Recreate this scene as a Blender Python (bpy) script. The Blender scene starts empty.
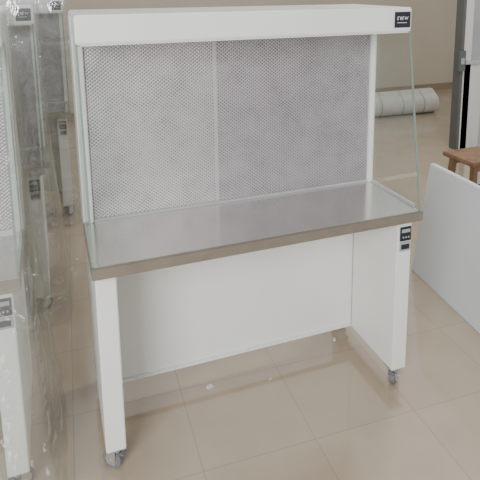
import bpy, bmesh, math, random
from mathutils import Vector, Matrix, noise
random.seed(4)
S=bpy.context.scene
COL=S.collection

# ---------------- materials ----------------
def mat(name):
    m=bpy.data.materials.new(name); m.use_nodes=True
    nt=m.node_tree; b=nt.nodes['Principled BSDF']
    return m,nt,b
def N(nt,t,**kw):
    n=nt.nodes.new(t)
    for k,v in kw.items(): setattr(n,k,v)
    return n
def simple(name,col,rough=.5,metal=0,var=.04,scale=6,bump=0,bscale=60,spec=.5):
    m,nt,b=mat(name)
    tc=N(nt,'ShaderNodeTexCoord'); no=N(nt,'ShaderNodeTexNoise'); no.inputs['Scale'].default_value=scale
    no.inputs['Detail'].default_value=4
    nt.links.new(tc.outputs['Object'],no.inputs['Vector'])
    r=N(nt,'ShaderNodeValToRGB')
    r.color_ramp.elements[0].position=.3; r.color_ramp.elements[1].position=.7
    r.color_ramp.elements[0].color=[max(0,c*(1-var)) for c in col]+[1]
    r.color_ramp.elements[1].color=[min(1,c*(1+var)) for c in col]+[1]
    nt.links.new(no.outputs['Fac'],r.inputs['Fac']); nt.links.new(r.outputs['Color'],b.inputs['Base Color'])
    b.inputs['Roughness'].default_value=rough; b.inputs['Metallic'].default_value=metal
    b.inputs['Specular IOR Level'].default_value=spec
    if bump:
        n2=N(nt,'ShaderNodeTexNoise'); n2.inputs['Scale'].default_value=bscale
        nt.links.new(tc.outputs['Object'],n2.inputs['Vector'])
        bp=N(nt,'ShaderNodeBump'); bp.inputs['Strength'].default_value=bump; bp.inputs['Distance'].default_value=.002
        nt.links.new(n2.outputs['Fac'],bp.inputs['Height']); nt.links.new(bp.outputs['Normal'],b.inputs['Normal'])
    return m
M_white=simple('painted_steel_white',(.77,.77,.74),.38,var=.02)
M_edge=simple('steel_seam',(.30,.29,.27),.5)
M_black=simple('black_plastic',(.012,.014,.022),.35)
M_tag=simple('label_grey',(.33,.35,.36),.5)
M_print=simple('white_print',(.7,.72,.75),.5)
M_rubber=simple('caster_tread',(.16,.16,.17),.6)
M_chrome=simple('caster_zinc',(.62,.62,.62),.32,metal=.8)
M_wall=simple('wall_paint_beige',(.54,.465,.36),.85,var=.04,scale=1.2,bump=.15)
M_wallw=simple('partition_paint',(.60,.59,.55),.6,var=.03)
M_wood=simple('stool_wood',(.20,.11,.06),.5,var=.3,scale=14)
M_roll=simple('plastic_film_roll',(.62,.60,.54),.45,var=.08,scale=9,bump=.3)
M_card=simple('cardboard_core',(.30,.22,.14),.8)
M_board=simple('white_board_panel',(.58,.60,.61),.45,var=.02)
M_dark=simple('dark_frame',(.10,.10,.095),.5)
M_alu=simple('aluminium_trim',(.55,.55,.55),.4,metal=.6)
M_scrap=simple('plastic_scrap',(.65,.66,.64),.4)

def stainless():
    m,nt,b=mat('stainless_steel')
    tc=N(nt,'ShaderNodeTexCoord'); mp=N(nt,'ShaderNodeMapping'); mp.inputs['Scale'].default_value=(2,60,60)
    no=N(nt,'ShaderNodeTexNoise'); no.inputs['Scale'].default_value=4; no.inputs['Detail'].default_value=3
    nt.links.new(tc.outputs['Object'],mp.inputs[0]); nt.links.new(mp.outputs[0],no.inputs['Vector'])
    mr=N(nt,'ShaderNodeMapRange'); mr.inputs[3].default_value=.10; mr.inputs[4].default_value=.24
    nt.links.new(no.outputs['Fac'],mr.inputs[0]); nt.links.new(mr.outputs[0],b.inputs['Roughness'])
    b.inputs['Base Color'].default_value=(.70,.67,.63,1); b.inputs['Metallic'].default_value=.95
    return m
M_ss=stainless()
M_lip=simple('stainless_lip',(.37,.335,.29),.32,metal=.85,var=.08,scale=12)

def filt(name,base,hole):
    m,nt,b=mat(name)
    tc=N(nt,'ShaderNodeTexCoord'); sp=N(nt,'ShaderNodeSeparateXYZ'); nt.links.new(tc.outputs['Object'],sp.inputs[0])
    def math_(op,a,bv=None):
        n=N(nt,'ShaderNodeMath',operation=op)
        for i,v in enumerate((a,bv)):
            if v is None: continue
            if isinstance(v,(int,float)): n.inputs[i].default_value=v
            else: nt.links.new(v,n.inputs[i])
        return n.outputs[0]
    x=math_('MULTIPLY',sp.outputs['X'],2*math.pi/.0160); z=math_('MULTIPLY',sp.outputs['Z'],2*math.pi/.0130)
    c=math_('MULTIPLY',math_('COSINE',x),math_('COSINE',z))
    no=N(nt,'ShaderNodeTexNoise'); no.inputs['Scale'].default_value=10; no.inputs['Detail'].default_value=9
    no.inputs['Roughness'].default_value=.72
    nt.links.new(tc.outputs['Object'],no.inputs['Vector'])
    c2=math_('ADD',c,math_('MULTIPLY',math_('SUBTRACT',no.outputs['Fac'],.5),2.0))
    r=N(nt,'ShaderNodeValToRGB'); r.color_ramp.elements[0].position=.0;r.color_ramp.elements[1].position=.8
    r.color_ramp.elements[0].color=(*base,1); r.color_ramp.elements[1].color=(*hole,1)
    nt.links.new(c2,r.inputs['Fac']); nt.links.new(r.outputs['Color'],b.inputs['Base Color'])
    bp=N(nt,'ShaderNodeBump'); bp.inputs['Strength'].default_value=.55; bp.inputs['Distance'].default_value=.002; bp.invert=True
    nt.links.new(c,bp.inputs['Height']); nt.links.new(bp.outputs['Normal'],b.inputs['Normal'])
    b.inputs['Metallic'].default_value=.6; b.inputs['Roughness'].default_value=.36
    return m
M_f1=filt('filter_mesh_silver',(.56,.535,.54),(.22,.205,.215))
M_f2=filt('filter_mesh_lilac',(.48,.45,.47),(.19,.17,.187))

def glass(name,tint,base,edge,rough=.03,milky=0,bump=0):
    m=bpy.data.materials.new(name); m.use_nodes=True; nt=m.node_tree
    for n in list(nt.nodes): nt.nodes.remove(n)
    o=N(nt,'ShaderNodeOutputMaterial'); t=N(nt,'ShaderNodeBsdfTransparent'); g=N(nt,'ShaderNodeBsdfGlossy')
    t.inputs['Color'].default_value=(*tint,1); g.inputs['Roughness'].default_value=rough
    lw=N(nt,'ShaderNodeLayerWeight'); lw.inputs['Blend'].default_value=.25
    pw=N(nt,'ShaderNodeMath',operation='POWER'); pw.inputs[1].default_value=2
    nt.links.new(lw.outputs['Facing'],pw.inputs[0])
    ad=N(nt,'ShaderNodeMapRange'); ad.inputs[3].default_value=base; ad.inputs[4].default_value=edge
    nt.links.new(pw.outputs[0],ad.inputs[0])
    first=t.outputs[0]
    if milky:
        d=N(nt,'ShaderNodeBsdfDiffuse'); d.inputs['Color'].default_value=(.85,.87,.85,1)
        tr=N(nt,'ShaderNodeBsdfTranslucent'); tr.inputs['Color'].default_value=(.85,.87,.85,1)
        a=N(nt,'ShaderNodeMixShader'); a.inputs[0].default_value=.5
        nt.links.new(d.outputs[0],a.inputs[1]); nt.links.new(tr.outputs[0],a.inputs[2])
        mm=N(nt,'ShaderNodeMixShader'); mm.inputs[0].default_value=milky
        nt.links.new(t.outputs[0],mm.inputs[1]); nt.links.new(a.outputs[0],mm.inputs[2]); first=mm.outputs[0]
    mx=N(nt,'ShaderNodeMixShader'); nt.links.new(ad.outputs[0],mx.inputs[0])
    nt.links.new(first,mx.inputs[1]); nt.links.new(g.outputs[0],mx.inputs[2])
    if bump:
        tc=N(nt,'ShaderNodeTexCoord'); no=N(nt,'ShaderNodeTexNoise'); no.inputs['Scale'].default_value=5
        no.inputs['Detail'].default_value=3; no.inputs['Distortion'].default_value=1
        nt.links.new(tc.outputs['Object'],no.inputs['Vector'])
        bp=N(nt,'ShaderNodeBump'); bp.inputs['Strength'].default_value=1; bp.inputs['Distance'].default_value=bump
        nt.links.new(no.outputs['Fac'],bp.inputs['Height']); nt.links.new(bp.outputs['Normal'],g.inputs['Normal'])
    nt.links.new(mx.outputs[0],o.inputs['Surface'])
    return m
M_glass=glass('side_glass',(.93,.96,.94),.05,.25)
M_film=glass('plastic_wrap',(.95,.97,.955),.14,.5,.12,milky=.12,bump=.05)
M_gedge=simple('glass_edge',(.20,.25,.22),.2)

def floor_mat():
    m,nt,b=mat('floor_tiles')
    tc=N(nt,'ShaderNodeTexCoord'); mp=N(nt,'ShaderNodeMapping'); mp.inputs['Location'].default_value=(.1,.05,0)
    mp.inputs['Rotation'].default_value=(0,0,math.radians(2))
    nt.links.new(tc.outputs['Object'],mp.inputs[0])
    br=N(nt,'ShaderNodeTexBrick'); br.offset=0; br.inputs['Scale'].default_value=1
    br.inputs['Brick Width'].default_value=.42; br.inputs['Row Height'].default_value=.42
    br.inputs['Mortar Size'].default_value=.0018; br.inputs['Mortar Smooth'].default_value=.3
    br.inputs['Color1'].default_value=(.415,.33,.24,1); br.inputs['Color2'].default_value=(.44,.35,.255,1); br.inputs['Mortar'].default_value=(.31,.245,.175,1)
    nt.links.new(mp.outputs[0],br.inputs['Vector'])
    no=N(nt,'ShaderNodeTexNoise'); no.inputs['Scale'].default_value=5; no.inputs['Detail'].default_value=8
    nt.links.new(tc.outputs['Object'],no.inputs['Vector'])
    mx=N(nt,'ShaderNodeMix',data_type='RGBA',blend_type='MULTIPLY'); mx.inputs[0].default_value=.3
    rp=N(nt,'ShaderNodeValToRGB'); rp.color_ramp.elements[0].position=.3; rp.color_ramp.elements[0].color=(.7,.7,.7,1); rp.color_ramp.elements[1].position=.65
    nt.links.new(no.outputs['Fac'],rp.inputs[0])
    nt.links.new(br.outputs['Color'],mx.inputs[6]); nt.links.new(rp.outputs[0],mx.inputs[7]); nt.links.new(mx.outputs[2],b.inputs['Base Color'])
    mr=N(nt,'ShaderNodeMapRange'); mr.inputs[3].default_value=.04; mr.inputs[4].default_value=.15
    nt.links.new(no.outputs['Fac'],mr.inputs[0]); nt.links.new(mr.outputs[0],b.inputs['Roughness'])
    b.inputs['Specular IOR Level'].default_value=1.0
    b.inputs['IOR'].default_value=1.6
    return m
M_floor=floor_mat()

# ---------------- mesh helpers ----------------
def obj(name,bm,m,parent=None,smooth=False,loc=None):
    me=bpy.data.meshes.new(name); bmesh.ops.recalc_face_normals(bm,faces=bm.faces); bm.to_mesh(me); bm.free()
    if smooth:
        for p in me.polygons: p.use_smooth=True
    for mm in (m if isinstance(m,(list,tuple)) else [m]): me.materials.append(mm)
    o=bpy.data.objects.new(name,me); COL.objects.link(o)
    if parent: o.parent=parent
    if loc: o.location=loc
    return o
def addbox(bm,a,b,mi=0,rot=None):
    a=Vector(a);b=Vector(b);c=(a+b)/2;s=b-a
    g=bmesh.ops.create_cube(bm,size=1)
    mtx=Matrix.Translation(c)@(rot if rot else Matrix())@Matrix.Diagonal((*s,1))
    bmesh.ops.transform(bm,matrix=mtx,verts=g['verts'])
    for f in {f for v in g['verts'] for f in v.link_faces}: f.material_index=mi
    return g['verts']
def box(name,a,b,m,parent=None,bev=.003,rot=None):
    bm=bmesh.new(); addbox(bm,a,b,0,rot)
    if bev: bmesh.ops.bevel(bm,geom=bm.edges[:],offset=bev,segments=2,affect='EDGES')
    return obj(name,bm,m,parent)
def addcyl(bm,p,axis,r,L,seg=28,mi=0):
    g=bmesh.ops.create_cone(bm,cap_ends=True,segments=seg,radius1=r,radius2=r,depth=L)
    q=Vector((0,0,1)).rotation_difference(Vector(axis).normalized()).to_matrix().to_4x4()
    bmesh.ops.transform(bm,matrix=Matrix.Translation(p)@q,verts=g['verts'])
    for f in {f for v in g['verts'] for f in v.link_faces}: f.material_index=mi
def prism(name,pts,x0,x1,m,parent):
    bm=bmesh.new()
    A=[bm.verts.new((x0,y,z)) for y,z in pts]; B=[bm.verts.new((x1,y,z)) for y,z in pts]
    bm.faces.new(A); bm.faces.new(B[::-1]); n=len(pts)
    for i in range(n): bm.faces.new((A[i],A[(i+1)%n],B[(i+1)%n],B[i]))
    return obj(name,bm,m,parent)
def caster(name,x,y,parent,ang):
    bm=bmesh.new(); R=.035
    addcyl(bm,(0,.014,R),(1,0,0),R,.024,32,1)
    addcyl(bm,(0,.014,R),(1,0,0),R*.66,.028,24,0)
    addcyl(bm,(0,.014,R),(1,0,0),.006,.046,12,0)
    for s in(-1,1):
        addbox(bm,(s*.0185-.0015,-.004,R-.012),(s*.0185+.0015,.028,.078),0)
    addbox(bm,(-.020,-.020,.074),(.020,.028,.078),0)
    addcyl(bm,(0,0,.081),(0,0,1),.021,.008,24,0)
    addbox(bm,(-.030,-.030,.085),(.030,.030,.0885),0)
    for sx in(-1,1):
        for sy in(-1,1): addcyl(bm,(sx*.023,sy*.023,.0840),(0,0,1),.004,.003,8,0)
    addcyl(bm,(0,-.024,R+.030),(1,0,0),.004,.026,10,1)
    addbox(bm,(-.012,-.034,R+.024),(.012,-.014,R+.028),1)
    bmesh.ops.rotate(bm,verts=[v for v in bm.verts if v.co.z<.082],cent=(0,0,0),matrix=Matrix.Rotation(ang,3,'Z'))
    return obj(name,bm,[M_chrome,M_rubber],parent,loc=(x,y,0))

def bench(loc,W=1.226,D=.381):
    e=bpy.data.objects.new('laminar_flow_bench',None); COL.objects.link(e); e.location=loc
    T=.066; zt=.78; zh=1.461; z2=1.552; yh=.126
    xl,xr=.009,W-.025
    box('side_panel_1',(xl,.035,.09),(xl+T,D+.165,.742),M_white,e)
    box('side_panel_2',(xr-T,.035,.09),(xr,D+.165,.742),M_white,e)
    box('rear_panel',(xl+T-.001,D-.002,.09),(xr-T+.001,D+.016,.742),M_white,e,bev=.001)
    box('rear_panel_bottom_flange',(xl+T,D-.014,.09),(xr-T,D-.002,.102),M_white,e,bev=.001)
    box('panel_seam_1',(xr-T-.0015,D-.020,.10),(xr-T+.001,D-.016,.74),M_edge,e,bev=0)
    bm=bmesh.new(); addbox(bm,(.0,.012,.765),(W,D,zt)); bmesh.ops.bevel(bm,geom=bm.edges[:],offset=.002,segments=1,affect='EDGES')
    obj('worktop',bm,M_ss,e)
    box('worktop_front_lip',(-.001,0,.741),(W+.001,.0135,zt+.001),M_lip,e,bev=.003)
    box('worktop_side_lip_1',(-.001,.0135,.742),(.008,D,zt+.0008),M_lip,e,bev=.001)
    box('worktop_side_lip_2',(W-.008,.0135,.742),(W+.001,D,zt+.0008),M_lip,e,bev=.001)
    box('plenum',(.001,D+.006,.743),(W-.001,D+.17,1.535),M_white,e)
    xm=.012+.036; xs=W*.415
    box('filter_sheet_1',(xm-.01,D-.004,zt+.002),(xs,D+.004,zh+.01),M_f1,e,bev=0)
    box('filter_sheet_2',(xs+.012,D-.004,zt+.002),(W-.02,D+.004,zh+.01),M_f2,e,bev=0)
    box('filter_joint',(xs,D-.005,zt+.002),(xs+.012,D+.004,zh+.01),M_alu,e,bev=0)
    box('filter_frame_bottom',(xm-.01,D-.012,zt),(W-.02,D-.004,zt+.010),M_alu,e,bev=.001)
    box('post_1',(.001,D-.02,zt),(.036,D+.006,zh+.02),M_white,e)
    box('post_2',(W-.025,D-.02,zt),(W-.001,D+.006,zh+.02),M_white,e)
    box('header',(.003,yh,zh),(W,D+.17,z2),M_white,e,bev=.005)
    box('header_lower_lip',(.006,yh+.012,zh-.006),(W-.003,D-.02,zh+.002),M_white,e,bev=.001)
    pts=[(.02,zt+.001),(D-.02,zt+.001),(D-.02,zh),(yh+.005,zh)]
    prism('side_glass_1',pts,.003,.008,M_glass,e)
    prism('side_glass_2',pts,W-.008,W-.003,M_glass,e)
    ed=[(.014,zt+.001),(.020,zt+.001),(yh+.006,zh),(yh+.001,zh)]
    prism('glass_edge_1',ed,.0025,.0085,M_gedge,e)
    prism('glass_edge_2',ed,W-.0085,W-.0025,M_gedge,e)
    box('glass_clip_1',(.002,.05,zt),(.010,D-.02,zt+.010),M_alu,e,bev=0)
    box('glass_clip_2',(W-.010,.05,zt),(W-.002,D-.02,zt+.010),M_alu,e,bev=0)
    bm=bmesh.new(); addbox(bm,(W-.078,yh-.004,zh+.016),(W-.010,yh+.001,z2-.016),0)
    zc=(zh+z2)/2+.006; x=W-.068
    for i,(w,h) in enumerate([(.009,.014),(.007,.012),(.008,.014),(.007,.010),(.006,.010)]):
        addbox(bm,(x,yh-.0055,zc-h/2),(x+w*.3,yh-.004,zc+h/2),1)
        addbox(bm,(x,yh-.0055,zc+h/2-.0025),(x+w,yh-.004,zc+h/2),1)
        if i%2: addbox(bm,(x+w*.7,yh-.0055,zc-h/2),(x+w,yh-.004,zc+h/2),1)
        x+=w+.003
    addbox(bm,(W-.068,yh-.0055,zc-.018),(W-.026,yh-.004,zc-.016),1)
    obj('header_badge',bm,[M_black,M_print],e)
    bm=bmesh.new(); xa=xr-T+.012; xb=xr-.006
    addbox(bm,(xa,.030,.655),(xb,.036,.712),0)
    addbox(bm,(xa+.005,.0285,.690),(xb-.005,.031,.704),1)
    addbox(bm,(xa,.0315,.612),(xb,.036,.650),2)
    addbox(bm,(xa+.006,.030,.620),(xb-.006,.032,.640),0)
    for i in range(3): addcyl(bm,(xa+.012+i*.012,.030,.671),(0,1,0),.0035,.006,12,1)
    obj('control_plate',bm,[M_black,M_tag,M_tag],e)
    yb=D+.12
    caster('caster_1',xl+.036,.070,e,.9); caster('caster_2',xr-.036,.070,e,-.9)
    caster('caster_3',xl+.036,yb,e,.2); caster('caster_4',xr-.036,yb,e,1.2)
    return e
main=bench((0,0,0))
b1=bench((-.205-1.226,.02,0))
b2=bench((-.13-1.226,1.12,0))
b3=bench((.04-1.226,2.35,0))

# ------------- plastic wrap on neighbours -------------
def wrap(cx,cy,name='plastic_wrap_sheet',side=.60,fr=.6,h=1.57,flare=.09):
    bm=bmesh.new(); nu=90; nv=60
    L=fr+side; g=[]
    for i in range(nu+1):
        s=i/nu*L; row=[]
        if s<fr: bx=cx-fr+s; by=cy; nx,ny=0,-1
        else: bx=cx; by=cy+(s-fr); nx,ny=1,0
        if abs(s-fr)<.05: nx,ny=.7,-.7
        for j in range(nv+1):
            t=j/nv; z=h*(1-t)+.012*t
            n=noise.noise(Vector((s*7,z*1.0,cx*3)))*.6+noise.noise(Vector((s*16,z*3,cy)))*.25
            amp=.010+flare*.5*t**2
            off=.008+max(0,.6*n+.25)*amp+flare*t**3*.6
            zz=z if j<nv else max(.004,z+.02*n)
            row.append(bm.verts.new((bx+nx*off,by+ny*off,zz)))
        g.append(row)
    for i in range(nu):
        for j in range(nv): bm.faces.new((g[i][j],g[i+1][j],g[i+1][j+1],g[i][j+1]))
    return obj(name,bm,M_film,None,smooth=True)
wrap(-.195,.0)
wrap(-.118,1.08,side=.55)
wrap(.055,2.30,side=.62)

# ------------- room -------------
box('floor',(-4,-4,-.05),(9,5.6,0),M_floor,bev=0)
box('wall_back',(-4,5.45,0),(9,5.6,3),M_wall,bev=0)
box('wall_left',(-4.1,-4,0),(-4,5.6,3),M_wall,bev=0)
box('baseboard_back',(-4,5.435,0),(9,5.45,.10),M_card,bev=.002)
M_pane=simple('partition_pane',(.34,.35,.34),.12,var=.1,scale=2)
p=bpy.data.objects.new('wall_partition',None); COL.objects.link(p)
box('dado',(3.72,2.70,0),(6.5,2.78,.86),M_wallw,p)
box('jamb_dark',(3.66,2.69,0),(3.70,2.79,2.6),M_dark,p)
box('jamb',(3.70,2.70,0),(3.80,2.78,2.6),M_wallw,p)
box('rail',(3.72,2.68,.86),(6.5,2.80,.90),M_alu,p)
box('pane',(3.80,2.73,.90),(6.5,2.75,2.6),M_pane,p,bev=0)
for i in range(3): box('dado_batten_%d'%i,(3.95+i*.4,2.69,0),(3.97+i*.4,2.70,.86),M_alu,p,bev=0)
M_green=simple('switch_box_green',(.09,.11,.10),.4)
box('switch_box',(3.62,2.66,.80),(3.70,2.69,1.00),M_green,p)  # dark green switch box on the jamb
box('switch_face',(3.64,2.652,.87),(3.68,2.66,.93),M_tag,p,bev=.001)

bm=bmesh.new()
def roll(bm,x0,x1,y,z,r,dy=0):
    a=Vector((x0,y,z));b=Vector((x1,y+dy,z)); c=(a+b)/2
    addcyl(bm,c,b-a,r,(b-a).length,40,0); addcyl(bm,c,b-a,r*.32,(b-a).length+.012,24,1)
    for k in range(4):
        q=a.lerp(b,(k+.7)/4.4); addcyl(bm,q,b-a,r+.002,.015,40,2)
roll(bm,3.2,4.55,4.25,.13,.13,-.05)
o=obj('film_roll',bm,[M_roll,M_card,M_tag],smooth=False)
bm=bmesh.new(); roll(bm,3.4,4.85,4.6,.11,.11,.05); obj('film_roll',bm,[M_roll,M_card,M_tag])

st=bpy.data.objects.new('wooden_stool',None); COL.objects.link(st); st.location=(2.64,1.22,0)
box('seat',(-.22,-.15,.47),(.24,.15,.50),M_wood,st,bev=.006)
for i,(sx,sy) in enumerate([(-1,-1),(1,-1),(-1,1),(1,1)]):
    bm=bmesh.new(); v=addbox(bm,(-.018,-.018,0),(.018,.018,.47))
    for q in v:
        t=1-q.co.z/.47; q.co.x+=sx*(.16+.03*t); q.co.y+=sy*(.10+.03*t)
    obj('leg_%d'%(i+1),bm,M_wood,st)
box('stretcher_1',(-.17,-.118,.2),(.17,-.102,.23),M_wood,st,bev=.002)
box('stretcher_2',(-.17,.102,.2),(.17,.118,.23),M_wood,st,bev=.002)
box('apron_1',(-.16,-.108,.42),(.16,-.092,.47),M_wood,st,bev=.002)
box('apron_2',(-.16,.092,.42),(.16,.108,.47),M_wood,st,bev=.002)

bm=bmesh.new()
def q(x,y,z): return bm.verts.new((x,y,z))
P=[(1.81,.84,0),(1.66,-.55,0),(1.745,-.56,.68),(1.875,.80,.65)]
A=[q(*c) for c in P]; B=[q(c[0]+.03,c[1]-.003,c[2]) for c in P]
bm.faces.new(A); bm.faces.new(B[::-1])
for i in range(4): bm.faces.new((A[i],A[(i+1)%4],B[(i+1)%4],B[i]))
bmesh.ops.bevel(bm,geom=bm.edges[:],offset=.003,segments=2,affect='EDGES')
obj('white_cabinet_panel',bm,M_board)

for (x,y,s,a) in [(.45,.33,.012,.3),(1.08,.42,.010,1.1),(.70,.28,.006,.7)]:
    bm=bmesh.new(); addbox(bm,(-s,-s*.5,0),(s,s*.5,s*.5)); 
    for v in bm.verts: v.co.x+=random.uniform(-.3,.3)*s; v.co.y+=random.uniform(-.3,.3)*s
    o=obj('floor_scrap',bm,M_scrap,loc=(x,y,0)); o.rotation_euler[2]=a

# ------------- lights -------------
w=bpy.data.worlds.new('world'); S.world=w; w.use_nodes=True
bg=w.node_tree.nodes['Background']; bg.inputs[0].default_value=(.95,.985,1,1); bg.inputs[1].default_value=.82
def area(name,loc,tgt,size,power,col):
    l=bpy.data.lights.new(name,'AREA'); l.shape='RECTANGLE'; l.size=size[0]; l.size_y=size[1]; l.energy=power; l.color=col
    o=bpy.data.objects.new(name,l); COL.objects.link(o); o.location=loc
    o.rotation_euler=(Vector(tgt)-Vector(loc)).to_track_quat('-Z','Y').to_euler(); return o
area('window_daylight',(-2.0,-3.4,2.4),(.8,.4,.5),(2.0,1.8),220,(.97,.99,1))
area('overhead_fill',(2.5,1.2,2.9),(2.5,1.2,0),(1.2,.3),40,(1,.97,.92))  # added overhead fill light, stands for no known fixture

# ------------- camera -------------
yaw,pit,rol=.368,.186,-.006
fw=Vector((math.sin(yaw)*math.cos(pit),math.cos(yaw)*math.cos(pit),-math.sin(pit)))
r=Vector((math.cos(yaw),-math.sin(yaw),0)); u=r.cross(fw)
r2=r*math.cos(rol)+u*math.sin(rol); u2=-r*math.sin(rol)+u*math.cos(rol)
cd=bpy.data.cameras.new('camera'); cam=bpy.data.objects.new('camera',cd); COL.objects.link(cam)
R=Matrix((r2,u2,-fw)).transposed().to_4x4()
cam.matrix_world=Matrix.Translation((-.078,-1.680,1.640))@R
cd.sensor_width=36; cd.lens=562.05/480*36; cd.shift_x=-23.62/480; cd.shift_y=-149.66/480
S.camera=cam
